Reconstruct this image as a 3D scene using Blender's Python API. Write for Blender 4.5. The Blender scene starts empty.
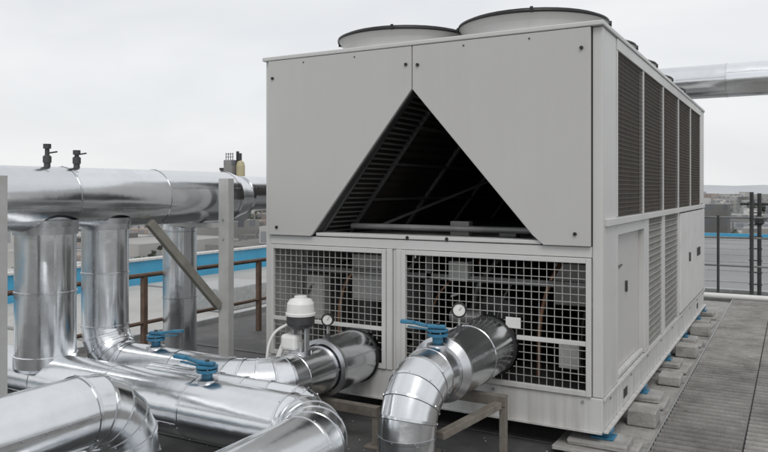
import bpy, bmesh, math, random
from mathutils import Vector, Matrix
random.seed(7)
scene=bpy.context.scene
COL=scene.collection

# ------------------------------------------------------------------ materials
def M(name,base,rough=.5,metal=0.0,var=.12,scale=4.0,bump=0.0,bscale=40,dirt=None,dirt_amt=.5,stretch=(1,1,1),tone=False,rvar=.08,bdist=.01,grime=None):
    m=bpy.data.materials.new(name); m.use_nodes=True
    nt=m.node_tree; N=nt.nodes; L=nt.links
    b=N['Principled BSDF']
    tc=N.new('ShaderNodeTexCoord'); mp=N.new('ShaderNodeMapping'); mp.inputs['Scale'].default_value=stretch
    L.new(tc.outputs['Object'],mp.inputs['Vector'])
    n=N.new('ShaderNodeTexNoise'); n.inputs['Scale'].default_value=scale; n.inputs['Detail'].default_value=6; n.inputs['Roughness'].default_value=.6
    L.new(mp.outputs[0],n.inputs['Vector'])
    r=N.new('ShaderNodeValToRGB')
    r.color_ramp.elements[0].position=.3; r.color_ramp.elements[1].position=.7
    r.color_ramp.elements[0].color=tuple(c*(1-var) for c in base)+(1,)
    r.color_ramp.elements[1].color=tuple(min(1,c*(1+var)) for c in base)+(1,)
    L.new(n.outputs['Fac'],r.inputs['Fac'])
    col=r.outputs['Color']
    if dirt:
        n2=N.new('ShaderNodeTexNoise'); n2.inputs['Scale'].default_value=scale*.7; n2.inputs['Detail'].default_value=8; n2.inputs['Roughness'].default_value=.7
        mp2=N.new('ShaderNodeMapping'); mp2.inputs['Scale'].default_value=stretch; mp2.inputs['Location'].default_value=(3.1,7.7,1.3)
        L.new(tc.outputs['Object'],mp2.inputs['Vector']); L.new(mp2.outputs[0],n2.inputs['Vector'])
        rr=N.new('ShaderNodeMapRange'); rr.inputs[1].default_value=.5; rr.inputs[2].default_value=.72; rr.inputs[3].default_value=0; rr.inputs[4].default_value=dirt_amt
        L.new(n2.outputs['Fac'],rr.inputs[0])
        mx=N.new('ShaderNodeMixRGB'); mx.inputs['Color2'].default_value=tuple(dirt)+(1,)
        L.new(rr.outputs[0],mx.inputs['Fac']); L.new(col,mx.inputs['Color1']); col=mx.outputs[0]
    if grime:
        # rain streaks + soiling of the lowest part (height based)
        n4=N.new('ShaderNodeTexNoise'); n4.inputs['Scale'].default_value=16; n4.inputs['Detail'].default_value=5
        mp4=N.new('ShaderNodeMapping'); mp4.inputs['Scale'].default_value=(1,1,.06)
        L.new(tc.outputs['Object'],mp4.inputs['Vector']); L.new(mp4.outputs[0],n4.inputs['Vector'])
        sp=N.new('ShaderNodeSeparateXYZ'); L.new(tc.outputs['Object'],sp.inputs[0])
        hz=N.new('ShaderNodeMapRange'); hz.inputs[1].default_value=.12; hz.inputs[2].default_value=.6; hz.inputs[3].default_value=.7; hz.inputs[4].default_value=.045
        L.new(sp.outputs[2],hz.inputs[0])
        st=N.new('ShaderNodeMapRange'); st.inputs[1].default_value=.42; st.inputs[2].default_value=.75; st.inputs[3].default_value=0; st.inputs[4].default_value=1
        L.new(n4.outputs['Fac'],st.inputs[0])
        mu=N.new('ShaderNodeMath'); mu.operation='MULTIPLY'; L.new(hz.outputs[0],mu.inputs[0]); L.new(st.outputs[0],mu.inputs[1])
        mx=N.new('ShaderNodeMixRGB'); mx.inputs['Color2'].default_value=tuple(grime)+(1,)
        L.new(mu.outputs[0],mx.inputs['Fac']); L.new(col,mx.inputs['Color1']); col=mx.outputs[0]
    if tone:
        at=N.new('ShaderNodeAttribute'); at.attribute_name='tone'
        mm=N.new('ShaderNodeMixRGB'); mm.blend_type='MULTIPLY'; mm.inputs['Fac'].default_value=1
        L.new(col,mm.inputs['Color1']); L.new(at.outputs['Color'],mm.inputs['Color2']); col=mm.outputs[0]
    L.new(col,b.inputs['Base Color'])
    rm=N.new('ShaderNodeMapRange'); rm.inputs[3].default_value=max(0.03,rough-rvar); rm.inputs[4].default_value=min(1,rough+rvar)
    rm.inputs[1].default_value=.3; rm.inputs[2].default_value=.7
    L.new(n.outputs['Fac'],rm.inputs[0]); L.new(rm.outputs[0],b.inputs['Roughness'])
    b.inputs['Metallic'].default_value=metal
    if bump>0:
        nb=N.new('ShaderNodeTexNoise'); nb.inputs['Scale'].default_value=bscale; nb.inputs['Detail'].default_value=4
        L.new(tc.outputs['Object'],nb.inputs['Vector'])
        bp=N.new('ShaderNodeBump'); bp.inputs['Strength'].default_value=bump; bp.inputs['Distance'].default_value=bdist
        L.new(nb.outputs['Fac'],bp.inputs['Height']); L.new(bp.outputs[0],b.inputs['Normal'])
    return m

PANEL=M('painted_panel',(.50,.495,.485),.42,0,.02,1.2,.02,120,dirt=(.42,.41,.395),dirt_amt=.18,grime=(.28,.265,.24))
PANEL2=M('painted_frame',(.57,.57,.56),.42,0,.03,2,.02,120,dirt=(.42,.41,.39),dirt_amt=.22,grime=(.28,.265,.24))
WIRE=M('guard_wire',(.42,.42,.40),.5,.2,.1,9)
COIL=M('coil_fins',(.055,.049,.043),.7,.2,.3,3,.3,200)
COILWIRE=M('coil_guard',(.115,.10,.088),.6,.1,.2,5)
DARK=M('dark_interior',(.018,.018,.02),.6,0,.3,4)  # near-black colour puts the shade inside the unit into the material
DARKG=M('dark_metal',(.07,.07,.072),.5,.4,.3,4)
SLAT=M('slat_metal',(.15,.15,.15),.5,.2,.2,6)
MIDG=M('mid_metal',(.24,.24,.24),.5,.3,.25,4,dirt=(.10,.09,.08))
CLAD=M('aluminium_cladding',(.81,.83,.85),.20,1.0,.04,3.0,.15,3.2,tone=True,rvar=.055,bdist=.03,dirt=(.55,.56,.57),dirt_amt=.35)
CLADSEAM=M('cladding_seam',(.60,.61,.63),.30,1.0,.1,8)
BLUE=M('blue_paint',(.03,.17,.29),.45,0,.25,20,.1,60,dirt=(.12,.16,.18),dirt_amt=.5)
WHITEP=M('white_plastic',(.74,.74,.72),.4,0,.04,5,dirt=(.5,.49,.45),dirt_amt=.3)
CABW=M('cabinet_paint',(.64,.64,.625),.42,0,.04,5,dirt=(.46,.45,.42),dirt_amt=.3,grime=(.3,.28,.25))
BLACK=M('black_rubber',(.015,.015,.016),.5,0,.2,8)
GALV=M('galvanised_steel',(.42,.43,.43),.45,.6,.18,14,dirt=(.3,.29,.27),dirt_amt=.4)
POSTM=M('grey_post_paint',(.46,.46,.45),.5,.1,.08,6,dirt=(.25,.22,.18),dirt_amt=.35)
RUST=M('brown_steel',(.14,.095,.07),.7,.2,.3,12,.2,80,dirt=(.10,.04,.02),dirt_amt=.7)
BSTEEL=M('tan_steel',(.21,.19,.165),.6,.3,.25,12,.2,80,dirt=(.12,.075,.045),dirt_amt=.5)
BRACE=M('weathered_brace',(.22,.21,.18),.7,0,.2,8,.2,60)
CONC=M('concrete',(.34,.335,.32),.9,0,.2,6,.5,50,dirt=(.15,.14,.13),dirt_amt=.75)
MEMB=M('roof_membrane',(.085,.085,.085),.7,0,.35,2.5,.4,50,dirt=(.2,.19,.17),dirt_amt=.6,rvar=.25)
LROOF=M('pale_roof',(.42,.42,.405),.85,0,.12,.5,.2,10,dirt=(.26,.25,.23),dirt_amt=.6)
GROOF=M('grey_roof',(.24,.245,.245),.85,0,.15,.2,.2,5,dirt=(.16,.16,.16),dirt_amt=.6)
CYAN=M('blue_fascia',(.05,.32,.52),.5,0,.12,1.2,dirt=(.18,.33,.42),dirt_amt=.5)
GROUND=M('ground_mat',(.16,.165,.15),.95,0,.4,.02,dirt=(.24,.24,.23),dirt_amt=.7)
LEAF=M('foliage',(.085,.10,.075),.8,0,.4,.3)
YEL=M('yellow_tank',(.46,.41,.26),.6,0,.1,.5)
DIAL=M('dial_face',(.75,.75,.72),.4,0,.02,5)
COPPER=M('copper_line',(.35,.2,.13),.4,.7,.2,10)

def facade(name,base,win):
    m=bpy.data.materials.new(name); m.use_nodes=True; nt=m.node_tree; N=nt.nodes; L=nt.links
    b=N['Principled BSDF']; b.inputs['Roughness'].default_value=.8
    tc=N.new('ShaderNodeTexCoord'); sp=N.new('ShaderNodeSeparateXYZ'); L.new(tc.outputs['Object'],sp.inputs[0])
    ad=N.new('ShaderNodeMath'); ad.operation='ADD'; L.new(sp.outputs[0],ad.inputs[0]); L.new(sp.outputs[1],ad.inputs[1])
    cb=N.new('ShaderNodeCombineXYZ'); L.new(ad.outputs[0],cb.inputs[0]); L.new(sp.outputs[2],cb.inputs[1])
    br=N.new('ShaderNodeTexBrick'); br.inputs['Scale'].default_value=.34; br.offset=0
    br.inputs['Color1'].default_value=win+(1,); br.inputs['Color2'].default_value=tuple(c*1.6 for c in win)+(1,); br.inputs['Mortar'].default_value=base+(1,)
    br.inputs['Mortar Size'].default_value=.27; br.inputs['Brick Width'].default_value=1.1; br.inputs['Row Height'].default_value=1.0
    L.new(cb.outputs[0],br.inputs['Vector'])
    nn=N.new('ShaderNodeTexNoise'); nn.inputs['Scale'].default_value=.035; L.new(tc.outputs['Object'],nn.inputs['Vector'])
    ge=N.new('ShaderNodeNewGeometry'); sn=N.new('ShaderNodeSeparateXYZ'); L.new(ge.outputs['Normal'],sn.inputs[0])
    gt=N.new('ShaderNodeMath'); gt.operation='GREATER_THAN'; gt.inputs[1].default_value=.5; L.new(sn.outputs[2],gt.inputs[0])
    mx=N.new('ShaderNodeMixRGB'); L.new(gt.outputs[0],mx.inputs[0]); L.new(br.outputs[0],mx.inputs[1]); mx.inputs[2].default_value=tuple(c*.8 for c in base)+(1,)
    mr=N.new('ShaderNodeMapRange'); mr.inputs[1].default_value=.35; mr.inputs[2].default_value=.65; mr.inputs[3].default_value=.55; mr.inputs[4].default_value=1.2; L.new(nn.outputs[0],mr.inputs[0])
    vm=N.new('ShaderNodeVectorMath'); vm.operation='SCALE'; L.new(mx.outputs[0],vm.inputs[0]); L.new(mr.outputs[0],vm.inputs['Scale'])
    L.new(vm.outputs[0],b.inputs['Base Color']); return m
FAC=[facade('facade_a',(.40,.395,.38),(.2,.21,.23)),facade('facade_b',(.52,.51,.49),(.26,.27,.29)),facade('facade_c',(.33,.28,.25),(.19,.19,.2)),facade('facade_d',(.3,.31,.33),(.2,.21,.23)),
     facade('facade_e',(.22,.22,.21),(.15,.16,.17)),facade('facade_f',(.60,.60,.59),(.35,.36,.38))]  # paler base colours stand in for aerial haze over the city

def deckmat():
    m=bpy.data.materials.new('ribbed_deck'); m.use_nodes=True; nt=m.node_tree; N=nt.nodes; L=nt.links
    b=N['Principled BSDF']; tc=N.new('ShaderNodeTexCoord')
    n=N.new('ShaderNodeTexNoise'); n.inputs['Scale'].default_value=2.6; n.inputs['Detail'].default_value=9; n.inputs['Roughness'].default_value=.75
    L.new(tc.outputs['Object'],n.inputs['Vector'])
    r=N.new('ShaderNodeValToRGB'); r.color_ramp.elements[0].position=.34; r.color_ramp.elements[1].position=.66
    r.color_ramp.elements[0].color=(.15,.142,.132,1); r.color_ramp.elements[1].color=(.33,.32,.305,1)
    L.new(n.outputs[0],r.inputs[0])
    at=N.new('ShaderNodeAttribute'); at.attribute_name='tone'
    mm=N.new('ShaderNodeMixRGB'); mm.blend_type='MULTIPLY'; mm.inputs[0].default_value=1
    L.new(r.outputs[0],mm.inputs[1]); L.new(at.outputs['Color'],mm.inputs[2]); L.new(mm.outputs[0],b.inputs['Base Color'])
    b.inputs['Metallic'].default_value=.2; b.inputs['Roughness'].default_value=.55
    n3=N.new('ShaderNodeTexNoise'); n3.inputs['Scale'].default_value=70; L.new(tc.outputs['Object'],n3.inputs['Vector'])
    bp=N.new('ShaderNodeBump'); bp.inputs['Strength'].default_value=.5; bp.inputs['Distance'].default_value=.008
    L.new(n3.outputs[0],bp.inputs['Height']); L.new(bp.outputs[0],b.inputs['Normal'])
    return m
DECK=deckmat()

# ------------------------------------------------------------------ helpers
def empty(name,loc=(0,0,0)):
    e=bpy.data.objects.new(name,None); e.location=loc; e.empty_display_size=.1; COL.objects.link(e); return e
def link(name,me,mat,parent=None,bevel=0,smooth=False):
    o=bpy.data.objects.new(name,me); COL.objects.link(o)
    if mat: me.materials.append(mat)
    if parent: o.parent=parent
    if smooth:
        for p in me.polygons: p.use_smooth=True
    if bevel:
        md=o.modifiers.new('bevel','BEVEL'); md.width=bevel; md.segments=2; md.limit_method='ANGLE'; md.angle_limit=math.radians(40)
    return o
def boxes(name,bl,mat,parent=None,bevel=0):
    V=[];F=[]
    for (x0,x1,y0,y1,z0,z1) in bl:
        x0,x1=min(x0,x1),max(x0,x1); y0,y1=min(y0,y1),max(y0,y1); z0,z1=min(z0,z1),max(z0,z1)
        n=len(V)
        V+=[(x0,y0,z0),(x1,y0,z0),(x1,y1,z0),(x0,y1,z0),(x0,y0,z1),(x1,y0,z1),(x1,y1,z1),(x0,y1,z1)]
        F+=[(n,n+3,n+2,n+1),(n+4,n+5,n+6,n+7),(n,n+1,n+5,n+4),(n+1,n+2,n+6,n+5),(n+2,n+3,n+7,n+6),(n+3,n,n+4,n+7)]
    me=bpy.data.meshes.new(name); me.from_pydata(V,[],F); me.update()
    return link(name,me,mat,parent,bevel)
def beam(name,a,b,w,h,mat,parent=None,bevel=.003):
    a=Vector(a);b=Vector(b);t=(b-a).normalized()
    up=Vector((0,0,1)) if abs(t.z)<.95 else Vector((0,1,0))
    s=t.cross(up).normalized(); u=s.cross(t)
    V=[];
    for p in (a,b):
        for (i,j) in ((-1,-1),(1,-1),(1,1),(-1,1)): V.append(p+s*i*w/2+u*j*h/2)
    F=[(0,1,2,3),(7,6,5,4),(0,4,5,1),(1,5,6,2),(2,6,7,3),(3,7,4,0)]
    me=bpy.data.meshes.new(name); me.from_pydata([tuple(v) for v in V],[],F); me.update()
    bm=bmesh.new(); bm.from_mesh(me); bmesh.ops.recalc_face_normals(bm,faces=bm.faces); bm.to_mesh(me); bm.free()
    return link(name,me,mat,parent,bevel)
def loft(name,rings,mat,parent=None,seg=48,tones=None,caps=True):
    V=[];F=[];ref=None;fc=[]
    for (p,t,r) in rings:
        t=Vector(t).normalized()
        if ref is None:
            ref=Vector((0,0,1)) if abs(t.z)<.9 else Vector((1,0,0))
        ref=(ref-t*ref.dot(t)).normalized(); s=t.cross(ref)
        for k in range(seg):
            a=2*math.pi*k/seg
            V.append(tuple(Vector(p)+ref*math.cos(a)*r+s*math.sin(a)*r))
    for i in range(len(rings)-1):
        for k in range(seg):
            k2=(k+1)%seg
            F.append((i*seg+k,i*seg+k2,(i+1)*seg+k2,(i+1)*seg+k)); fc.append(tones[i] if tones else 1)
    if caps:
        F.append(tuple(range(seg-1,-1,-1))); fc.append(.8)
        n=(len(rings)-1)*seg; F.append(tuple(range(n,n+seg))); fc.append(.8)
    me=bpy.data.meshes.new(name); me.from_pydata(V,[],F); me.update()
    bm=bmesh.new(); bm.from_mesh(me); bmesh.ops.recalc_face_normals(bm,faces=bm.faces)
    bm.verts.ensure_lookup_table()
    for e in bm.edges:
        if e.verts[0].index//seg==e.verts[1].index//seg: e.smooth=False
    for f in bm.faces: f.smooth=True
    bm.to_mesh(me); bm.free()
    ca=me.color_attributes.new('tone','FLOAT_COLOR','CORNER')
    for p in me.polygons:
        v=fc[p.index] if p.index<len(fc) else 1
        for li in p.loop_indices: ca.data[li].color=(v,v,v,1)
    return link(name,me,mat,parent)
def cyl(name,a,b,r,mat,parent=None,seg=24,r2=None):
    a=Vector(a);b=Vector(b);t=b-a
    return loft(name,[(a,t,r),(b,t,r if r2 is None else r2)],mat,parent,seg)
def lathe(name,c,prof,mat,parent=None,seg=48,axis=(0,0,1),caps=False):
    c=Vector(c);ax=Vector(axis).normalized()
    return loft(name,[(c+ax*z,ax,r) for (r,z) in prof],mat,parent,seg,caps=caps)
def path_rings(pts,r,R,sec,gores,lip):
    pts=[Vector(p) for p in pts]
    marks=[]; spans=[]
    def straight(a,b,first):
        n=max(1,round((b-a).length/sec)); t=(b-a).normalized()
        for i in range(n): spans.append((a+(b-a)*i/n,a+(b-a)*(i+1)/n))
        for i in range(0 if first else 1,n+1): marks.append((a+(b-a)*i/n,t))
    cur=pts[0]; first=True
    for i in range(1,len(pts)):
        if i<len(pts)-1:
            d1=(pts[i]-pts[i-1]).normalized(); d2=(pts[i+1]-pts[i]).normalized()
            ang=d1.angle(d2); tl=R*math.tan(ang/2)
            s=pts[i]-d1*tl; straight(cur,s,first); first=False
            ax=d1.cross(d2).normalized(); cen=s+ax.cross(d1)*R
            for k in range(1,gores+1):
                q=Matrix.Rotation(ang*k/gores,3,ax)
                marks.append((cen+q@(s-cen),q@d1))
            cur=pts[i]+d2*tl
        else: straight(cur,pts[i],first)
    rings=[];tones=[]
    for i,(p,t) in enumerate(marks):
        tn=random.uniform(.86,1.06)
        if i==0:
            rings.append((p,t,r)); tones.append(tn)
        elif i==len(marks)-1:
            rings.append((p,t,r))
        else:
            tt=(t+Vector((random.gauss(0,1),random.gauss(0,1),random.gauss(0,1)))*.006).normalized()
            rings+= [(p-t*lip,tt,r),(p-t*lip,tt,r+.004),(p+t*lip*.6,tt,r+.004),(p+t*lip,tt,r+.0)]
            tones+=[.5,.9,.65,tn]
    tones.append(1)
    return rings,tones,spans,marks
def pipe(name,pts,r,parent=None,R=None,sec=.75,gores=5,mat=None,seg=56,lip=.009,seam=True):
    rings,tones,spans,marks=path_rings(pts,r,R or r*1.75,sec,gores,lip)
    o=loft(name,rings,mat or CLAD,parent,seg,tones)
    if seam:
        V=[];F=[]
        def bxo(c,t,n,lt,wt,hn):
            s=t.cross(n); k=len(V)
            for q in (-1,1):
                for (i,j) in ((-1,-1),(1,-1),(1,1),(-1,1)): V.append(tuple(c+t*q*lt+s*i*wt+n*j*hn))
            F.extend([(k,k+1,k+2,k+3),(k+7,k+6,k+5,k+4),(k,k+4,k+5,k+1),(k+1,k+5,k+6,k+2),(k+2,k+6,k+7,k+3),(k+3,k+7,k+4,k)])
        for (a,b) in spans:
            t=(b-a).normalized(); ln=(b-a).length
            if ln<.08: continue
            if abs(t.z)>.9: n=Vector((.75,-.65,0)).normalized(); n=Matrix.Rotation(random.uniform(-.5,.5),3,t)@n
            else:
                n=t.cross(Vector((0,0,1))).normalized()
                if n.dot(Vector((1,-4,0))-a)<0: n=-n
                n=(n*math.cos(.35)+Vector((0,0,1))*math.sin(.35)*random.choice((.2,1,-1))).normalized()
                n=(n-t*n.dot(t)).normalized()
            bxo((a+b)/2+n*(r+.0005),t,n,ln/2-lip,.007,.002)
            m=max(2,int(ln/.09))
            for q in range(m):
                bxo(a+t*ln*(q+.5)/m+n*(r+.003),t,n,.003,.003,.0025)
        for (p,t) in marks[1:-1]:
            t=t.normalized(); n0=t.orthogonal().normalized(); ph=random.uniform(0,1)
            for q in range(8):
                n=Matrix.Rotation(ph+q*math.pi/4,3,t)@n0
                bxo(p-t*lip*.3+n*(r+.005),t,n,.003,.003,.002)
        me=bpy.data.meshes.new('lap_seams'); me.from_pydata(V,[],F); me.update()
        bm=bmesh.new(); bm.from_mesh(me); bmesh.ops.recalc_face_normals(bm,faces=bm.faces); bm.to_mesh(me); bm.free()
        link('lap_seams',me,CLADSEAM,parent)
    return o
def wire(name,pts,r,mat,parent=None):
    cu=bpy.data.curves.new(name,'CURVE'); cu.dimensions='3D'; cu.bevel_depth=r; cu.bevel_resolution=2
    sp=cu.splines.new('BEZIER'); sp.bezier_points.add(len(pts)-1)
    for b,p in zip(sp.bezier_points,pts):
        b.co=p; b.handle_left_type='AUTO'; b.handle_right_type='AUTO'
    cu.materials.append(mat); o=bpy.data.objects.new(name,cu); COL.objects.link(o)
    if parent:o.parent=parent
    return o
def polyprism(name,pts,y0,y1,mat,parent=None,bevel=.004):
    n=len(pts); V=[(x,y0,z) for x,z in pts]+[(x,y1,z) for x,z in pts]
    F=[tuple(range(n)),tuple(range(2*n-1,n-1,-1))]+[(i,(i+1)%n,n+(i+1)%n,n+i) for i in range(n)]
    me=bpy.data.meshes.new(name); me.from_pydata(V,[],F); me.update()
    bm=bmesh.new(); bm.from_mesh(me); bmesh.ops.recalc_face_normals(bm,faces=bm.faces); bm.to_mesh(me); bm.free()
    return link(name,me,mat,parent,bevel)

# ------------------------------------------------------------------ chiller
W=2.58; L=5.7; ZB=.15; ZT=2.65; ZS=1.285
ch=empty('rooftop_chiller')
boxes('corner_posts',[(-.062,0,0,.06,.362,ZT-.024),(-W,-W+.05,0,.06,.362,ZT-.024),(-.06,0,L-.06,L,.362,ZT-.024),(-W,-W+.06,L-.06,L,.362,ZT-.024)],PANEL2,ch,.006)
cx=-1.285
right=[(-.066,ZS+.0),(-.066,ZT-.025),(cx+.003,ZT-.025),(cx+.003,2.325),(-.43,1.345),(-.36,ZS)]
left=[(-2.535,ZS+.0),(-2.535,ZT-.025),(cx-.003,ZT-.025),(cx-.003,2.325),(-2.12,1.30),(-2.14,ZS)]
polyprism('front_panel_right',right,-.03,-.004,PANEL,ch)
polyprism('front_panel_left',left,-.031,-.004,PANEL,ch)
beam('triangle_lip_right',(cx+.012,.03,2.315),(-.425,.03,1.335),.06,.012,DARKG,ch)
beam('triangle_lip_left',(cx-.012,.03,2.315),(-2.12,.03,1.30),.06,.012,DARKG,ch)
for (x,z) in [(-2.49,2.49),(-2.45,1.345),(cx-.045,2.50),(cx+.045,2.49),(-.12,2.50),(-.16,1.36)]:
    cyl('panel_latch',(x,-.042,z),(x,-.028,z),.011,BLACK,ch,16)
for x in (-2.2,-1.75,-.9,-.45):
    cyl('panel_screw',(x,-.034,ZT-.06),(x,-.028,ZT-.06),.006,DARKG,ch,10)
boxes('front_sill',[(-2.53,-.064,-.004,.06,1.215,ZS-.004),(-2.1,-.38,-.012,.12,1.287,1.312)],PANEL2,ch,.004)
boxes('top_deck',[(-W-.01,.012,-.035,L+.01,ZT-.022,ZT+.008)],PANEL2,ch,.006)
boxes('deck_upstand',[(-W+.05,-.06,.1,L-.1,ZT+.01,ZT+.04)],PANEL,ch,.006)
boxes('base_beam',[(-W,0,-.002,.07,ZB,.36),(-.07,0,.072,L,ZB,.36),(-W,-W+.07,.072,L,ZB,.36),(-W+.07,-.07,L-.07,L-.002,ZB,.36)],PANEL2,ch,.008)
boxes('base_beam_lip',[(-W-.004,.0,-.03,-.004,ZB,ZB+.012),(.002,.03,0.01,L,ZB,ZB+.012),(.002,.014,.01,L,.345,.36)],PANEL2,ch)
for x in (-2.45,-1.9,-1.3,-.7,-.12):
    cyl('beam_bolt',(x,-.012,.33),(x,-.001,.33),.009,GALV,ch,8)
for k in range(9): cyl('beam_bolt',(-.001,.2+k*.67,.32),(.010,.2+k*.67,.32),.009,GALV,ch,8)
boxes('lifting_lug_hole',[(-.0,.003,.62,.74,.21,.27),(-.0,.003,4.9,5.02,.21,.27)],BLACK,ch)
boxes('base_floor',[(-W+.07,-.07,.07,L-.07,.33,.345)],DARKG,ch)
def grid(name,x0,x1,z0,z1,y,pitch,t,mat,holes=()):
    bl=[]
    n=round((x1-x0)/pitch)
    for i in range(n+1):
        x=x0+(x1-x0)*i/n; segs=[(z0,z1)]
        for (hx,hz,hr) in holes:
            d=abs(x-hx)
            if d<hr:
                hh=math.sqrt(hr*hr-d*d); ns=[]
                for (a,b) in segs:
                    if a<hz-hh: ns.append((a,min(b,hz-hh)))
                    if b>hz+hh: ns.append((max(a,hz+hh),b))
                segs=ns
        for a,b in segs: bl.append((x-t/2,x+t/2,y-t/2,y+t/2,a,b))
    n=round((z1-z0)/pitch)
    for i in range(n+1):
        z=z0+(z1-z0)*i/n; segs=[(x0,x1)]
        for (hx,hz,hr) in holes:
            d=abs(z-hz)
            if d<hr:
                hh=math.sqrt(hr*hr-d*d); ns=[]
                for (a,b) in segs:
                    if a<hx-hh: ns.append((a,min(b,hx-hh)))
                    if b>hx+hh: ns.append((max(a,hx+hh),b))
                segs=ns
        for a,b in segs: bl.append((a,b,y-t/2-t*.9,y+t/2-t*.9,z-t/2,z+t/2))
    return boxes(name,bl,mat,ch)
AX,AZ=-.727,.614; BX,BZ=-1.741,.44
def gframe(x0,x1,z0,z1,mid,hole):
    w=.032
    boxes('guard_frame',[(x0,x0+w,-.02,.012,z0,z1),(x1-w,x1,-.02,.012,z0,z1),(x0+w,x1-w,-.018,.012,z1-w,z1),(x0+w,x1-w,-.018,.012,z0,z0+w)],PANEL2,ch,.003)
    hx,hz,hr=hole
    if abs(mid-hz)<hr: 
        hh=math.sqrt(hr*hr-(mid-hz)**2)
        bl=[(x0+w,hx-hh,-.016,.010,mid-.014,mid+.014),(hx+hh,x1-w,-.016,.010,mid-.014,mid+.014)]
    else: bl=[(x0+w,x1-w,-.016,.010,mid-.014,mid+.014)]
    boxes('guard_mid_rail',bl,PANEL2,ch,.003)
    grid('wire_guard',x0+w,x1-w,z0+w,z1-w,.004,.050,.0042,WIRE,[hole])
gframe(-1.375,-.066,.365,1.212,.685,(AX,AZ,.20))
gframe(-2.525,-1.50,.365,1.212,.645,(BX,BZ,.20))
boxes('centre_post',[(-1.497,-1.452,-.012,.05,.362,1.214),(-1.45,-1.42,.005,.05,.362,1.214),(-1.418,-1.378,-.012,.05,.362,1.214)],PANEL2,ch,.003)
boxes('insulation_offcut',[(AX+.12,AX+.22,-.032,-.022,AZ+.13,AZ+.20)],CABW,ch,.003)
boxes('plenum_floor',[(-W+.06,-.062,.062,L-.06,1.26,1.283)],MIDG,ch)
def slope_box(name,xa,za,xb,zb,y0,y1,th,mat):
    dx,dz=xb-xa,zb-za; l=math.hypot(dx,dz); nx,nz=-dz/l*th,dx/l*th
    return polyprism(name,[(xa,za),(xb,zb),(xb+nx,zb+nz),(xa+nx,za+nz)],y0,y1,mat,ch,0)
slope_box('inner_coil_left',-2.16,1.29,-1.30,2.42,.04,5.6,.05,COIL)
slope_box('inner_coil_right',-1.27,2.42,-.40,1.29,.04,5.6,.05,COIL)
dxs,dzs=(.86,1.13); ll=math.hypot(dxs,dzs); ux,uz=dxs/ll,dzs/ll; nx,nz=uz,-ux
def onslope(s,o): return (-2.16+ux*s+nx*o,1.29+uz*s+nz*o)
for (y0,w_) in [(.10,.03),(.52,.03),(1.5,.05),(2.6,.05),(3.7,.05),(4.8,.05)]:
    a=onslope(.02,.02); b=onslope(1.36,.02)
    beam('coil_rail',(a[0],y0,a[1]),(b[0],y0,b[1]),w_,.03,SLAT,ch)
k=.05
while k<1.34:
    a=onslope(k,.026); beam('coil_slat',(a[0],.13,a[1]),(a[0],.50,a[1]),.020,.012,SLAT,ch,0); k+=.046
k=.07
while k<1.34:
    a=onslope(k,.012); beam('coil_tube',(a[0],.55,a[1]),(a[0],5.5,a[1]),.012,.008,DARKG,ch,0); k+=.075
for s in (.35,.7,1.05):
    a=onslope(s,.022); beam('coil_header',(a[0],.55,a[1]),(a[0],5.5,a[1]),.03,.02,SLAT,ch,0)
beam('strut',(-1.3,.9,2.3),(-.55,.95,1.34),.035,.02,MIDG,ch)
beam('strut',(-1.5,1.9,2.1),(-.75,1.9,1.33),.035,.02,SLAT,ch)
beam('strut',(-1.95,.7,1.34),(-1.1,2.2,1.9),.03,.02,SLAT,ch)
cyl('plenum_pipe',(-2.0,.34,1.35),(-.5,.34,1.35),.022,MIDG,ch)
cyl('plenum_pipe',(-1.85,.75,1.33),(-.45,.75,1.33),.02,MIDG,ch)
boxes('plenum_junction',[(-1.2,-1.05,.42,.5,1.29,1.40),(-.85,-.72,.5,.6,1.29,1.36)],MIDG,ch,.005)
for x in (-1.33,-1.03): cyl('drain_hole',(x,-.016,1.299),(x,.01,1.299),.012,BLACK,ch,16)
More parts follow.
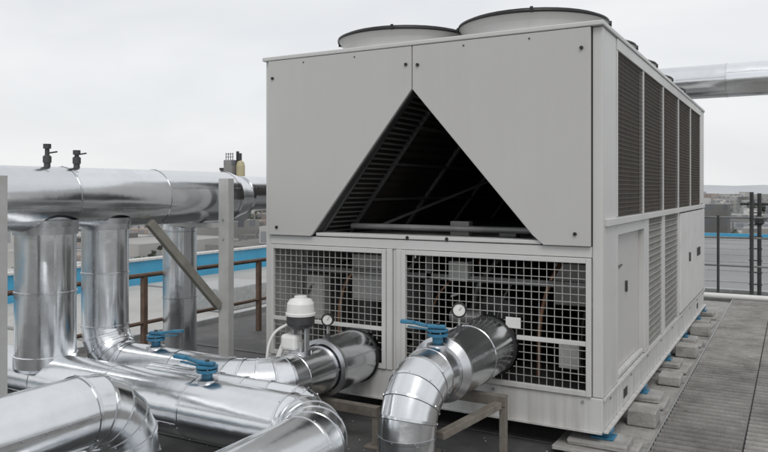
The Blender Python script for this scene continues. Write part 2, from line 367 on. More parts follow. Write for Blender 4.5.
def side(xs,sg):
    i=lambda d: xs-sg*d
    def bx(d0,d1,y0,y1,z0,z1): return (min(i(d0),i(d1)),max(i(d0),i(d1)),y0,y1,z0,z1)
    ys=[.42,1.38,2.36,3.34,4.32,5.3]
    boxes('side_end_panel',[bx(.002,.03,.062,.40,.362,ZT-.024),bx(.002,.03,5.34,L-.062,1.46,ZT-.024)],PANEL2,ch,.004)
    fr=[bx(-.004,.03,.402,5.338,2.55,ZT-.024),bx(-.02,.04,.064,L-.062,1.405,1.45)]
    for y in ys: fr.append(bx(-.002,.03,y-.018,y+.018,1.452,2.548))
    boxes('side_frame',fr,PANEL2,ch,.003)
    boxes('side_coil',[bx(.035,.07,.40,5.34,1.452,2.55)],COIL,ch)
    g=[]
    for a,b in zip(ys[:-1],ys[1:]):
        a+=.018;b-=.018; n=30
        for k in range(1,n): 
            y=a+(b-a)*k/n; g.append(bx(.006,.009,y-.0015,y+.0015,1.452,2.55))
        for k in range(1,36):
            z=1.452+1.098*k/36; g.append(bx(.003,.006,a,b,z-.0015,z+.0015))
    boxes('side_wire_guard',g,COILWIRE,ch)
    boxes('side_lower_posts',[bx(.0,.05,1.43,1.62,.362,1.402),bx(0,.05,2.29,2.46,.362,1.402),bx(0,.05,3.30,3.40,.362,1.402),bx(0,.05,.402,.45,.362,1.402),bx(.002,.04,.452,1.428,1.33,1.402)],PANEL2,ch,.004)
    boxes('side_recess_panel',[bx(.045,.06,.45,1.43,.362,1.402)],PANEL,ch,.003)
    boxes('recess_ledge',[bx(.01,.043,.452,1.428,.372,.40)],PANEL2,ch,.003)
    boxes('recess_hook',[bx(.03,.043,.90,.93,.9,.98)],DARKG,ch,.003)
    for (a,b) in ((1.62,2.29),(2.46,3.30)):
        g=[bx(.012,.018,a+(b-a)*k/16-.003,a+(b-a)*k/16+.003,.362,1.402) for k in range(1,16)]
        g+=[bx(.006,.012,a,b,.362+1.04*k/20-.003,.362+1.04*k/20+.003) for k in range(1,20)]
        boxes('side_lower_guard',g,WIRE,ch)
        boxes('side_lower_louvre_back',[bx(.07,.075,a,b,.362,1.40)],COIL,ch)
    cab=[bx(-.012,.05,3.402,4.15,.38,1.39),bx(-.012,.05,4.156,4.9,.38,1.39),bx(-.012,.05,4.906,5.66,.38,1.39)]
    boxes('electrical_cabinet_doors',cab,CABW,ch,.006)
    boxes('door_handles',[bx(-.03,-.013,y,y+.02,.85,.95) for y in (4.08,4.83,5.0)],DARKG,ch,.003)
side(0,1); side(-W,-1)
boxes('rear_panel',[(-W+.062,-.062,L-.03,L-.004,.362,ZT-.024)],PANEL,ch)
boxes('inner_bulkhead',[(-W+.2,-.2,3.3,3.33,.35,1.26)],DARK,ch)
lathe('evaporator_shell',(-.9,.5,.62),[(0.001,0),(.23,.03),(.25,.06),(.25,2.5),(.23,2.55),(.001,2.56)],DARKG,ch,axis=(0,1,0))
cyl('evaporator_nozzle',(AX,-.01,AZ),(AX,.55,AZ),.11,BLACK,ch)
cyl('evaporator_nozzle',(BX,-.01,BZ),(BX,.75,BZ),.11,BLACK,ch)
for (x,y) in ((-1.75,.75),(-2.2,.95),(-1.4,1.5),(-.35,1.3),(-2.05,1.8)):
    lathe('compressor',(x,y,.35),[(.17,0),(.17,.06),(.15,.07),(.15,.5),(.13,.58),(.06,.62),(.001,.62)],MIDG if x<-1.7 else DARKG,ch)
    cyl('compressor_discharge',(x,y,.95),(x,y,1.2),.025,COPPER,ch)
boxes('control_box',[(-2.0,-1.72,.35,.5,.78,1.13),(-2.4,-2.25,.3,.42,.6,.95),(-.5,-.2,.7,.9,.8,1.1)],PANEL,ch,.006)
boxes('electrical_junction',[(-1.15,-1.0,.28,.36,.98,1.12),(-.35,-.22,.28,.34,.45,.62)],PANEL2,ch,.004)
lathe('filter_drier',(-1.15,.32,.72),[(.001,0),(.05,.01),(.055,.03),(.055,.22),(.05,.24),(.001,.25)],MIDG,ch,axis=(1,0,0))
for i in range(9):
    x=-2.4+i*.27; 
    wire('refrigerant_line',[(x,.25+.1*(i%3),.36),(x+.02,.27+.1*(i%3),.8),(x+.12,.4,.95+.05*(i%4)),(x+.15,1.3,1.1)],.010+.006*(i%2),COPPER if i%3==1 else MIDG if i%2 else DARKG,ch)
boxes('inner_cross_members',[(-2.5,-.1,.3,.34,.98,1.02),(-2.5,-.1,.9,.95,1.18,1.24),(-1.34,-1.30,.3,.34,.36,1.24)],MIDG,ch)
for i in range(5):
    for x in (-.69,-1.76):
        c=(x,.78+1.04*i,ZT+.04)
        lathe('fan_cowl',c,[(.50,0),(.50,.045),(.502,.06),(.512,.10),(.53,.13),(.546,.145),(.548,.158),(.535,.164),(.50,.14),(.475,.08),(.47,-.02)],PANEL2,ch,64)
        lathe('cowl_rim',c,[(.552,.138),(.556,.15),(.552,.162),(.549,.15)],BLACK,ch,64)
        lathe('cowl_foot',c,[(.53,-.0),(.53,.012),(.501,.014)],PANEL2,ch,64)
        lathe('fan_dark_disc',c,[(.47,-.015),(.001,-.015)],DARK,ch,48)  # dark disc on the closed deck, coloured for the shade down the opening
        for rr in (.52,.44,.36,.28,.2,.12):
            cu=[(rr+.003,.172+.02*(1-rr/.52)),(rr,.176+.02*(1-rr/.52)),(rr-.003,.172+.02*(1-rr/.52)),(rr,.168+.02*(1-rr/.52)),(rr+.003,.172+.02*(1-rr/.52))]
            lathe('guard_ring',c,cu,BLACK,ch,40)
        for k in range(12):
            a=math.pi*2*k/12
            beam('guard_spoke',(c[0]+.05*math.cos(a),c[1]+.05*math.sin(a),c[2]+.188),(c[0]+.54*math.cos(a),c[1]+.54*math.sin(a),c[2]+.166),.005,.005,BLACK,ch,0)
            if k%3==0: beam('guard_clip',(c[0]+.557*math.cos(a+.3),c[1]+.557*math.sin(a+.3),c[2]+.135),(c[0]+.557*math.cos(a+.3),c[1]+.557*math.sin(a+.3),c[2]+.175),.02,.01,BLACK,ch,0)
        cyl('fan_hub',(c[0],c[1],c[2]+.0),(c[0],c[1],c[2]+.13),.08,DARKG,ch)
        for k in range(6):
            a=math.pi*2*k/6+.3*i
            ca,sa=math.cos(a),math.sin(a)
            V=[];
            for (rr,wd) in ((.07,.06),(.25,.11),(.45,.15)):
                for s in (-1,1):
                    V.append((c[0]+rr*ca-sa*wd*s*.8,c[1]+rr*sa+ca*wd*s*.8,c[2]+.06+s*.03))
            me=bpy.data.meshes.new('fan_blade'); me.from_pydata(V,[],[(0,1,3,2),(2,3,5,4)]); me.update()
            o=link('fan_blade',me,DARKG,ch); o.modifiers.new('s','SOLIDIFY').thickness=.006
for y in (.12,1.3,2.5,3.7,4.9,5.55):
    for x in (-.02,-W+.02):
        boxes('vibration_isolator',[(x-.055,x+.055,y-.05,y+.05,.130,.148),(x-.04,x+.04,y-.035,y+.035,.105,.130),(x-.07,x+.07,y-.06,y+.06,.094,.106)],BLUE,ch,.003)

# ------------------------------------------------------------------ blocks under
def rough_block(name,x0,x1,y0,y1,z0,z1,parent):
    o=boxes(name,[(x0,x1,y0,y1,z0,z1)],CONC,parent)
    me=o.data; bm=bmesh.new(); bm.from_mesh(me)
    bmesh.ops.bevel(bm,geom=bm.edges[:],offset=.008,segments=1,affect='EDGES')
    bmesh.ops.subdivide_edges(bm,edges=bm.edges[:],cuts=1,use_grid_fill=True)
    for v in bm.verts:
        k=.0016
        v.co+=Vector((random.gauss(0,k),random.gauss(0,k),random.gauss(0,k*.5)))
    bm.to_mesh(me); bm.free(); return o
for y in (.12,1.3,2.5,3.7,4.9,5.55):
    e=empty('concrete_block')
    w=random.uniform(.10,.15)
    rough_block('block',-.22,.13+random.uniform(0,.05),y-w,y+w,.05,.092,e)
    rough_block('footing',-.3,.17+random.uniform(0,.03),y-w-.06,y+w+.04,.019,.048,e)
    e=empty('concrete_block')
    rough_block('block',-W-.18,-W+.22,y-w,y+w,.008,.09,e)
for y in (.75,1.95,3.1,4.3):
    e=empty('concrete_block'); rough_block('loose_block',.0+random.uniform(0,.04),.20,y-.09,y+.12,.019,.09+random.uniform(0,.05),e)

# ------------------------------------------------------------------ roof
rb=empty('flat_roof_building')
boxes('roof_slab',[(-5.2,12,-14,8.2,-.6,0)],MEMB,rb)
boxes('building_walls',[(-5.1,11.9,-13.9,8.1,-16,-.602)],CONC,rb)
boxes('roof_edge',[(-5.32,-5.202,-14,8.2,-.5,.06),(-5.2,12,8.202,8.32,-.5,.06)],GALV,rb,.01)
sl=[];y=-1.3
while y<6.6:
    l=random.uniform(.75,.95); sl.append((-.22+random.uniform(-.02,.02),.225,y,y+l-.012,.0015,.012+random.uniform(0,.006))); y+=l
boxes('concrete_slabs',sl,CONC,rb,.004)
boxes('membrane_seams',[(-5.0,-.25,y,y+.06,.002,.007) for y in (-3.2,-2.1,-1.0,.1,1.2)]+[(x,x+.06,-5,-1.3,.0085,.012) for x in (-3.4,-2.2,-1.0,-.2)],M('membrane_seam',(.12,.12,.116),.7,0,.3,5),rb)
e=empty('roof_gravel_debris')
V=[];F=[]
for k in range(500):
    if random.random()<.6: x,y=random.uniform(-.2,.22),random.uniform(-1.2,6.5); z=.018
    else: x,y=random.uniform(-2.4,.1),random.uniform(-1.4,-.02); z=.006
    s=random.uniform(.003,.010); n=len(V)
    for d in ((1,0,0),(-.8,.3,0),(0,1,0),(.1,-1,0),(0,0,.8)): V.append((x+d[0]*s*random.uniform(.6,1.2),y+d[1]*s*random.uniform(.6,1.2),z+d[2]*s))
    F+=[(n,n+2,n+4),(n+2,n+1,n+4),(n+1,n+3,n+4),(n+3,n,n+4)]
me=bpy.data.meshes.new('chips'); me.from_pydata(V,[],F); me.update(); link('chips',me,CONC,e)
random.seed(3)
e=empty('ribbed_metal_walkway')
V=[];F=[];T=[]
x=.245; pw=.50
for j in range(9):
    x0=x+j*pw; x1=x0+pw-.010
    y=-5.0+random.uniform(0,.08); yend=7.2; pitch=.092
    zo=random.uniform(0,.006); tn=random.uniform(.82,1.15); nxt=-5+random.uniform(1,2.5)
    while y<yend:
        if y>nxt: 
            tn=random.uniform(.75,1.2); zo=random.uniform(0,.007); nxt=y+1.9; y+=.010
        n=len(V); ns=9
        for q in range(ns+1):
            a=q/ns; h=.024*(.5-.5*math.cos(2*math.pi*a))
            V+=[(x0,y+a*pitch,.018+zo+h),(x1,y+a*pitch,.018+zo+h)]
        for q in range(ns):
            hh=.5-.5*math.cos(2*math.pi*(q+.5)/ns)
            F.append((n+2*q,n+2*q+1,n+2*q+3,n+2*q+2)); T.append(tn*(.55+.57*hh))  # rib shading put into the tone: troughs darker, crests lighter
        y+=pitch
me=bpy.data.meshes.new('ribbed_plates'); me.from_pydata(V,[],F); me.update()
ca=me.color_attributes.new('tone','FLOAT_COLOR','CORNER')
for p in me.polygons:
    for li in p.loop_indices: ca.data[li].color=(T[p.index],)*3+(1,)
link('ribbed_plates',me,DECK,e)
boxes('deck_underlay',[(.24,.245+9*pw+.01,-5,7.25,.003,.010)],DARKG,e)
boxes('deck_edge_angle',[(.229,.240,-5,7.25,.004,.040)],GALV,e)

# ------------------------------------------------------------------ pipes
p=empty('insulated_pipe')
pipe('large_section',[(AX,.02,AZ),(AX,-.74,AZ)],.185,p,sec=.5)
pipe('elbow_section',[(AX,-.73,AZ),(AX,-1.17,AZ),(AX,-1.17,.0)],.150,p,R=.25,sec=.32)
lathe('reducer',(AX,-.735,AZ),[(.187,0),(.187,.02),(.151,.06)],CLADSEAM,p,axis=(0,-1,0))
lathe('wall_collar',(AX,-.028,AZ),[(.186,-.012),(.194,-.01),(.194,.004),(.186,.006)],BLACK,p,axis=(0,1,0))
p=empty('insulated_pipe')
pipe('large_section',[(BX,.02,BZ),(BX,-.44,BZ)],.185,p,sec=.5)
lathe('wall_collar',(BX,-.028,BZ),[(.186,-.012),(.194,-.01),(.194,.004),(.186,.006)],BLACK,p,axis=(0,1,0))
lathe('flange_gap',(BX,-.43,BZ),[(.188,0),(.192,.01),(.192,.035),(.165,.045)],CLADSEAM,p,axis=(0,-1,0))
pipe('run_and_riser',[(BX,-.43,BZ),(BX,-1.05,BZ),(-3.15,-1.05,BZ),(-3.15,-1.05,1.42)],.155,p,R=.26,sec=.42)
lathe('tee_collar',(-3.15,-1.05,1.36),[(.156,0),(.168,0),(.170,.04),(.178,.08)],CLADSEAM,p)
p=empty('header_pipe')
pipe('header_main',[(-3.15,-6,1.575),(-3.15,.15,1.575)],.205,p,sec=.78)
lathe('header_reducer',(-3.15,.14,1.575),[(.207,0),(.207,.03),(.155,.22),(.155,.25)],CLAD,p,axis=(0,1,0))
pipe('header_small',[(-3.15,.36,1.60),(-3.15,7.2,1.60)],.150,p,sec=.9)
p=empty('insulated_pipe')
pipe('riser',[(-3.15,-1.51,.55),(-3.15,-1.51,1.42)],.182,p,sec=.45)
lathe('tee_collar',(-3.15,-1.51,1.35),[(.183,0),(.192,0),(.194,.05),(.199,.09)],CLADSEAM,p)
lathe('tee_collar',(-3.15,-1.51,.50),[(.186,0),(.192,.02),(.192,.09),(.184,.095)],CLAD,p)
pipe('long_run',[(-5.0,-1.51,.43),(-.95,-1.51,.43),(-.95,-2.75,.43),(-.95,-2.75,0)],.163,p,R=.27,sec=.62)
p=empty('insulated_pipe')
pipe('foreground_run',[(-1.38,-6,.775),(-1.38,-2.42,.775),(-1.38,-2.42,0)],.138,p,R=.22,sec=.6)
p=empty('insulated_pipe')
pipe('small_run',[(-2.45,-1.275,.50),(-1.22,-1.275,.50),(-1.22,-1.275,0)],.064,p,R=.12,sec=.2,seg=36)
p=empty('insulated_pipe')
pipe('low_run',[(-5.0,-2.0,.20),(-1.6,-2.0,.20),(-1.6,-3.6,.20)],.14,p,R=.24,sec=.6)
p=empty('insulated_pipe')
pipe('back_riser',[(-3.3,.55,1.5),(-4.05,.55,1.5),(-4.05,.55,0)],.155,p,R=.25,sec=.6)
p=empty('overhead_pipe')
pipe('overhead_run',[(8,6.25,3.10),(-1.3,6.25,3.10),(-1.3,6.25,0)],.225,p,R=.42,sec=1.1)
beam('pipe_trestle_leg',(5.5,6.1,0),(5.5,6.1,2.85),.08,.08,GALV,p)
beam('pipe_trestle_leg',(5.5,6.4,0),(5.5,6.4,2.85),.08,.08,GALV,p)
beam('pipe_trestle_cap',(5.5,6.0,2.86),(5.5,6.5,2.86),.08,.04,GALV,p)

def valve(x,y,zt,ang,h=.09,s=1.0):
    e=empty('butterfly_valve')
    cyl('neck',(x,y,zt-.03),(x,y,zt+h*.6),.030*s,BLUE,e,20)
    lathe('mounting_flange',(x,y,zt+h*.5),[(.001,0),(.058*s,0),(.058*s,.016),(.001,.016)],BLUE,e,24)
    lathe('notch_plate',(x,y,zt+h*.78),[(.001,0),(.060*s,0),(.060*s,.008),(.001,.008)],BLUE,e,24)
    cyl('stem',(x,y,zt+h*.5),(x,y,zt+h+.02),.012*s,DARKG,e,12)
    ca,sa=math.cos(ang),math.sin(ang)
    pts=[(x-ca*.045,y-sa*.045,zt+h),(x+ca*.06,y+sa*.06,zt+h+.004),(x+ca*.13*s,y+sa*.13*s,zt+h+.020),(x+ca*.21*s,y+sa*.21*s,zt+h+.026)]
    for a,b,w_ in zip(pts[:-1],pts[1:],(.036,.026,.034)): beam('lever',a,b,w_,.020,BLUE,e,.005)
    beam('lever_grip',(x+ca*.05,y+sa*.05,zt+h-.018),(x+ca*.17*s,y+sa*.17*s,zt+h-.002),.014,.008,BLUE,e,.002)
    for k in range(4):
        a=math.pi/4+k*math.pi/2; cyl('flange_bolt',(x+.043*s*math.cos(a),y+.043*s*math.sin(a),zt+h*.45),(x+.043*s*math.cos(a),y+.043*s*math.sin(a),zt+h*.5+.026),.005,GALV,e,8)
    lathe('insulation_boss',(x,y,zt-.03),[(.065,0),(.06,.035),(.031,.045)],CLADSEAM,e,28)
    return e
valve(AX,-.80,AZ+.15,math.radians(200),.10)
valve(-2.66,-1.05,BZ+.155,math.radians(10),.09)
valve(-1.78,-1.51,.43+.163,math.radians(190),.09)
a=empty('valve_actuator')
ax,ay,az=BX,-.70,BZ+.155
cyl('stem_body',(ax,ay,az-.03),(ax,ay,az+.07),.028,GALV,a)
lathe('insulation_boss',(ax,ay,az-.03),[(.075,0),(.07,.04),(.03,.05)],CLADSEAM,a,28)
boxes('yoke',[(ax-.055,ax-.04,ay-.02,ay+.02,az+.0,az+.15),(ax+.04,ax+.055,ay-.02,ay+.02,az+.0,az+.15),(ax-.06,ax+.06,ay-.03,ay+.03,az+.15,az+.165)],GALV,a,.003)
lathe('lower_housing',(ax,ay,az+.145),[(.001,0),(.05,0),(.085,.03),(.09,.04),(.09,.09),(.093,.095)],DARKG,a)
lathe('white_cover',(ax,ay,az+.235),[(.096,0),(.096,.015),(.09,.02),(.086,.075),(.070,.1),(.04,.110),(.04,.122),(.001,.126)],WHITEP,a)
boxes('gear_case',[(ax-.12,ax+.0,ay-.06,ay+.03,az+.01,az+.11)],WHITEP,a,.02)
beam('manual_override',(ax-.10,ay-.02,az+.08),(ax-.16,ay-.03,az-.06),.04,.03,WHITEP,a,.008)
wire('power_cable',[(ax-.08,ay,az+.18),(ax-.18,ay-.05,az+.10),(ax-.22,ay-.08,az-.12),(ax-.25,ay-.1,az-.35)],.009,WHITEP,a)
def gauge(x,y,zb,zc,r=.045):
    g=empty('pressure_gauge')
    cyl('stem',(x,y,zb),(x,y,zc-r),.008,GALV,g,12)
    d=Vector((.35,-.94,.05)).normalized(); c=Vector((x,y,zc))
    lathe('case',c-d*.02,[(.001,0),(r,0),(r,.035),(r-.008,.036)],BLACK,g,32,axis=d)
    lathe('dial',c+d*.011,[(r-.009,0),(.001,.001)],DIAL,g,32,axis=d)
    beam('needle',c+d*.015,c+d*.015+Vector((.018,0,.02)),.003,.002,BLACK,g,0)
    cyl('siphon',(x,y,zb),(x,y,zb+.03),.016,DARKG,g,12)
gauge(AX,-.50,AZ+.18,.915,.045)
gauge(BX-.02,-.36,BZ+.18,.745,.042)
for (y,h) in ((-1.50,.15),(-1.28,.12)):
    v=empty('air_vent_valve')
    lathe('vent_body',(-3.15,y,1.775),[(.02,-.01),(.02,.03),(.026,.03),(.026,.07),(.014,.08),(.014,h-.03),(.024,h-.03),(.024,h),(.001,h)],DARKG,v,20)
    beam('vent_handle',(-3.15,y,1.775+.09),(-3.15+.06,y+.03,1.775+.10),.01,.01,DARKG,v)
def stand(x0,x1,y,z,mat=RUST):
    s=empty('pipe_support')
    boxes('crossbar',[(x0,x1,y-.025,y-.019,z-.06,z),(x0,x1,y-.019,y+.03,z-.006,z)],mat,s,.002)
    boxes('legs',[(x0,x0+.04,y-.018,y+.022,0.002,z-.007),(x1-.04,x1,y-.018,y+.022,0.002,z-.007)],mat,s,.003)
    boxes('foot_plates',[(x0-.04,x0+.08,y-.06,y+.06,.002,.012),(x1-.08,x1+.04,y-.06,y+.06,.002,.012)],mat,s)
stand(-2.25,-1.28,-.50,.255,BSTEEL)
stand(-.98,-.46,-.42,.42,BSTEEL)
def standy(x,y0,y1,z,mat=GALV):
    s=empty('pipe_support')
    boxes('crossbar',[(x-.03,x+.03,y0,y1,z-.05,z)],mat,s,.003)
    boxes('legs',[(x-.02,x+.02,y0,y0+.04,0.002,z-.052),(x-.02,x+.02,y1-.04,y1,0.002,z-.052)],mat,s,.003)
standy(-2.3,-1.75,-.82,.262); standy(-1.2,-1.75,-1.38,.262)
e=empty('pipe_bracket'); beam('saddle_bar',(-.62,-1.0,.33),(-.50,-.45,.37),.05,.04,BSTEEL,e)
def post(x,y,top,w=.10):
    s=empty('steel_post')
    boxes('channel',[(x-w/2,x+w/2,y-.035,y-.027,.012,top),(x-w/2,x-w/2+.008,y-.0265,y+.03,.012,top),(x+w/2-.008,x+w/2,y-.0265,y+.03,.012,top)],POSTM,s,.002)
    boxes('base_plate',[(x-.09,x+.09,y-.09,y+.09,.002,.011)],POSTM,s)
    for z in (.3,1.25,1.4): cyl('post_bolt',(x,y-.044,z),(x,y-.034,z),.009,GALV,s,8)
    return s
s=post(-2.86,-.14,1.72); beam('diagonal_brace',(-2.90,-.18,.72),(-2.99,-.80,1.40),.05,.06,BRACE,s); beam('saddle_arm',(-2.86,-.14,1.35),(-3.45,-.14,1.35),.05,.04,POSTM,s)
s=post(-2.80,-2.06,1.71); beam('saddle_arm',(-2.80,-2.06,1.345),(-3.45,-2.06,1.345),.05,.04,POSTM,s)
r=empty('guard_railing')
for y in (-4.0,-2.2,.44,2.15,4.0,6.0):
    boxes('railing_post',[(-4.43,-4.38,y-.025,y+.025,.002,.80)],RUST,r,.003)
cyl('top_rail',(-4.40,-4.2,.815),(-4.40,6.4,.815),.022,RUST,r)
cyl('mid_rail',(-4.40,-4.2,.36),(-4.40,6.4,.36),.018,RUST,r)
r=empty('guard_railing')
for x in (-2.2,-.9,.02,.47,1.9,3.2,4.5):
    h=1.60 if abs(x-.47)<.01 else 1.25
    cyl('railing_post',(x,7.5,0),(x,7.5,h),.028 if h>1.5 else .02,DARKG,r,16)
for z in (1.22,.92,.50): cyl('rail',(-2.4,7.5,z),(6,7.5,z),.015,MIDG,r,16)
pk=empty('white_ground_pipe'); cyl('conduit',(-2.4,7.32,.06),(8,7.32,.06),.045,WHITEP,pk); 
for x in (-1,1,3,5): boxes('conduit_saddle',[(x-.03,x+.03,7.26,7.38,.002,.05)],CONC,pk)
sp=empty('standpipe_valve')
cyl('standpipe',(.56,7.8,0),(.56,7.8,1.58),.03,DARKG,sp)
lathe('valve_body',(.56,7.8,1.1),[(.03,0),(.07,.03),(.07,.12),(.03,.15)],DARKG,sp)
cyl('standpipe_arm',(.3,7.8,1.42),(.9,7.8,1.42),.02,DARKG,sp)
boxes('ladder_rungs',[(.42,.60,7.76,7.84,.2+.18*k,.215+.18*k) for k in range(7)],DARKG,sp)
cb=empty('electrical_cable')
wire('cable_a',[(-3.6,-.75,.02),(-3.3,-.8,.35),(-2.9,-.8,.5),(-2.4,-.78,.25),(-2.2,-.7,.02)],.011,BLACK,cb)
wire('cable_b',[(-3.5,-.7,.02),(-3.2,-.75,.42),(-2.7,-.75,.42),(-2.3,-.7,.02)],.009,BLACK,cb)

# ------------------------------------------------------------------ surroundings
b=empty('neighbouring_flat_building')
boxes('pale_roof_surface',[(-13.0,-5.4,-30,60,-1.1,-.7)],LROOF,b)
boxes('walls',[(-12.9,-5.45,-29.9,59.9,-16,-1.102)],CONC,b)
boxes('blue_parapet',[(-13.2,-13.002,-30,60.2,-.9,-.12)],CYAN,b)
boxes('parapet_cap',[(-13.25,-12.95,-30,60.2,-.118,-.07)],PANEL2,b)
boxes('roof_joints',[(-12.9,-5.5,y,y+.12,-.698,-.68) for y in range(-12,58,5)],GROOF,b)
boxes('roof_hatches',[(-9.5,-8.4,6,7.4,-.698,-.25),(-11,-10.2,17,18.5,-.698,0),(-8,-6.6,27,29,-.698,.1)],GALV,b,.02)
b=empty('warehouse_building')
boxes('grey_roof_surface',[(-4.8,60,8.6,40,-1.5,-1.0)],GROOF,b)
boxes('walls',[(-4.7,59.9,8.7,39.9,-16,-1.502)],CONC,b)
boxes('blue_fascia',[(-4.8,60,40.002,40.2,-1.4,-.78)],CYAN,b)
boxes('roof_ribs',[(-4.6,59.8,8.8+k*3.2,8.86+k*3.2,-.998,-.97) for k in range(10)],GALV,b)
boxes('skylights',[(4+k*7,6+k*7,24,27,-.998,-.8) for k in range(7)],GALV,b,.03)
boxes('roof_vents',[(3,3.6,15,15.6,-.998,-.5),(9,10.4,30,31.4,-.998,.1),(18,19,18,19,-.998,-.3)],GALV,b,.03)
g=empty('ground')
boxes('ground_sheet',[(-6000,6000,-6000,6000,-16.4,-16)],GROUND,g)

random.seed(11)
cam=Vector((1.009,-4.493,1.63))
fwd=Vector((-.491,.871,0)); rt=Vector((.871,.491,0))
nf=len(FAC)
city=[[] for _ in FAC]; gear=[]
for k in range(900):
    d=80*(14)**random.random(); ang=random.uniform(-44,44)
    q=cam+fwd*d+rt*d*math.tan(math.radians(ang))
    if -18<q.x<64 and -35<q.y<64: continue
    w=random.uniform(7,20); dp=random.uniform(7,18)
    top=-16+random.uniform(4,9)+(d/1100)*random.uniform(0,10)
    if random.random()<.05: top+=random.uniform(2,8)
    top=min(top, 1.63+ d*.010)
    i=random.randrange(nf)
    city[i].append((q.x-w/2,q.x+w/2,q.y-dp/2,q.y+dp/2,-16,top))
    if random.random()<.5: city[(i+1)%nf].append((q.x-w*.2,q.x+w*.15,q.y-dp*.2,q.y+dp*.2,top+.01,top+random.uniform(1,2.2)))
    if random.random()<.35:
        for z in range(3):
            xx=q.x+random.uniform(-w*.4,w*.4); yy=q.y+random.uniform(-dp*.4,dp*.4); gear.append((xx-.15,xx+.15,yy-.15,yy+.15,top+.01,top+random.uniform(1,3.5)))
dc=empty('distant_city')
for i,bl in enumerate(city): boxes('city_blocks',bl,FAC[i],dc)
boxes('roof_masts',gear,MIDG,dc)
V=[];F=[]
for k in range(300):
    d=random.uniform(80,500); ang=random.uniform(-44,44)
    q=cam+fwd*d+rt*d*math.tan(math.radians(ang))
    if -18<q.x<62 and -35<q.y<62: continue
    h=random.uniform(5,9); R=random.uniform(2.2,4)
    for j in range(110):
        v=Vector((random.gauss(0,1),random.gauss(0,1),random.gauss(0,1))).normalized()*random.uniform(.4,1)
        c=Vector((q.x+v.x*R,q.y+v.y*R,-16+h+v.z*R*.9)); s=random.uniform(.25,.7)
        a=Vector((random.gauss(0,1),random.gauss(0,1),random.gauss(0,1))).normalized(); bb=a.orthogonal().normalized(); n=len(V)
        V+=[tuple(c+a*s),tuple(c+bb*s),tuple(c-a*s),tuple(c-bb*s)]; F.append((n,n+1,n+2,n+3))
    n=len(V); V+=[(q.x-.3,q.y,-16),(q.x+.3,q.y,-16),(q.x+.2,q.y,-16+h),(q.x-.2,q.y,-16+h)]; F.append((n,n+1,n+2,n+3))
me=bpy.data.meshes.new('distant_trees'); me.from_pydata(V,[],F); me.update(); link('distant_trees',me,LEAF)
V=[];F=[];n=120
for k in range(n+1):
    a=-math.pi*.1+k/n*math.pi*1.2; R=3600
    h=14+16*math.sin(k*.31)+9*math.sin(k*.83+1)+5*math.sin(k*2.1)
    V+=[(R*math.cos(a),R*math.sin(a),-16),(1.1*R*math.cos(a),1.1*R*math.sin(a),max(4,h))]
    if k: F.append((2*k-2,2*k,2*k+1,2*k-1))
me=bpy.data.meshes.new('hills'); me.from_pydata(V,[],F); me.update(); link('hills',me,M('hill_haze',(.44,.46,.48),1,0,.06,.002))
t=empty('industrial_tower')
qx,qy=cam.x+fwd.x*150+rt.x*(-30.5),cam.y+fwd.y*150+rt.y*(-30.5)
boxes('tower_block',[(qx-2,qx+.2,qy-1.5,qy+1.5,-16,7.8)],FAC[0],t)
boxes('tower_posts',[(qx-1.9+k*.6,qx-1.8+k*.6,qy-1,qy-.9,7.81,9.3) for k in range(4)]+[(qx-1.9,qx+.1,qy-1,qy-.9,9.0,9.1),(qx-1.9,qx+.1,qy-1,qy-.9,8.4,8.5)],DARKG,t)
lathe('tower_tank',(qx+1.2,qy,-16),[(.9,0),(.9,22.6),(.7,23.4),(.2,23.7),(.001,23.7)],YEL,t)
boxes('tower_dark_top',[(qx+.9,qx+1.3,qy-.3,qy+.3,7.5,9.2),(qx+.3,qx+.6,qy-.3,qy+.3,7.0,9.6)],DARKG,t)
qx,qy=cam.x+fwd.x*160+rt.x*(-35.6),cam.y+fwd.y*160+rt.y*(-35.6)
c=empty('factory_chimney'); cyl('flue',(qx,qy,-16),(qx,qy,6.0),.6,CONC,c,20,.4); cyl('flue_rim',(qx,qy,6.0),(qx,qy,6.5),.6,DARKG,c,20)

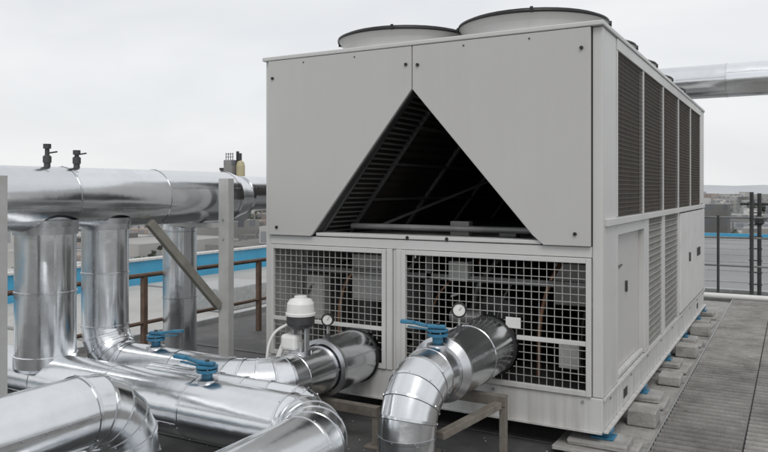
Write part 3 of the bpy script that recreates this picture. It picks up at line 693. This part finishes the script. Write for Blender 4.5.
# ------------------------------------------------------------------ sky + sun
w=bpy.data.worlds.new('World'); scene.world=w; w.use_nodes=True
N=w.node_tree.nodes; Lk=w.node_tree.links; bg=N['Background']; bg.inputs['Strength'].default_value=.1
sky=N.new('ShaderNodeTexSky'); sky.sky_type='NISHITA'; sky.sun_disc=False
sel,srot=math.radians(50),math.radians(150)
sky.sun_elevation=sel; sky.sun_rotation=srot
tc=N.new('ShaderNodeTexCoord'); mp=N.new('ShaderNodeMapping'); mp.inputs['Scale'].default_value=(1,1,3.2)
Lk.new(tc.outputs['Generated'],mp.inputs[0])
nz=N.new('ShaderNodeTexNoise'); nz.inputs['Scale'].default_value=2.0; nz.inputs['Detail'].default_value=6; nz.inputs['Distortion'].default_value=.4
Lk.new(mp.outputs[0],nz.inputs['Vector'])
rp=N.new('ShaderNodeValToRGB'); rp.color_ramp.elements[0].position=.34; rp.color_ramp.elements[1].position=.66
rp.color_ramp.elements[0].color=(.80,.812,.835,1); rp.color_ramp.elements[1].color=(.95,.955,.96,1)
Lk.new(nz.outputs[0],rp.inputs[0])
ml=N.new('ShaderNodeVectorMath'); ml.operation='SCALE'; ml.inputs['Scale'].default_value=9.9; Lk.new(rp.outputs[0],ml.inputs[0])
mx=N.new('ShaderNodeMixRGB'); mx.inputs[0].default_value=.92; Lk.new(sky.outputs[0],mx.inputs[1]); Lk.new(ml.outputs[0],mx.inputs[2])
Lk.new(mx.outputs[0],bg.inputs['Color'])
sl=bpy.data.lights.new('sun','SUN'); sl.energy=1.05; sl.angle=math.radians(25); sl.color=(1,.97,.93)
so=bpy.data.objects.new('sun',sl); COL.objects.link(so)
sd=Vector((math.sin(srot)*math.cos(sel),math.cos(srot)*math.cos(sel),math.sin(sel)))
so.rotation_euler=sd.to_track_quat('Z','Y').to_euler(); so.location=(0,0,20)

# ------------------------------------------------------------------ camera
cd=bpy.data.cameras.new('camera'); cd.sensor_width=36; cd.lens=36*727/768; cd.shift_y=-36/768; cd.clip_end=9000; cd.clip_start=.05
co=bpy.data.objects.new('camera',cd); COL.objects.link(co); co.location=cam
co.rotation_euler=(math.radians(90),0,math.radians(29.4))
scene.camera=co
scene.view_settings.view_transform='Standard'; scene.view_settings.look='None'; scene.view_settings.exposure=0
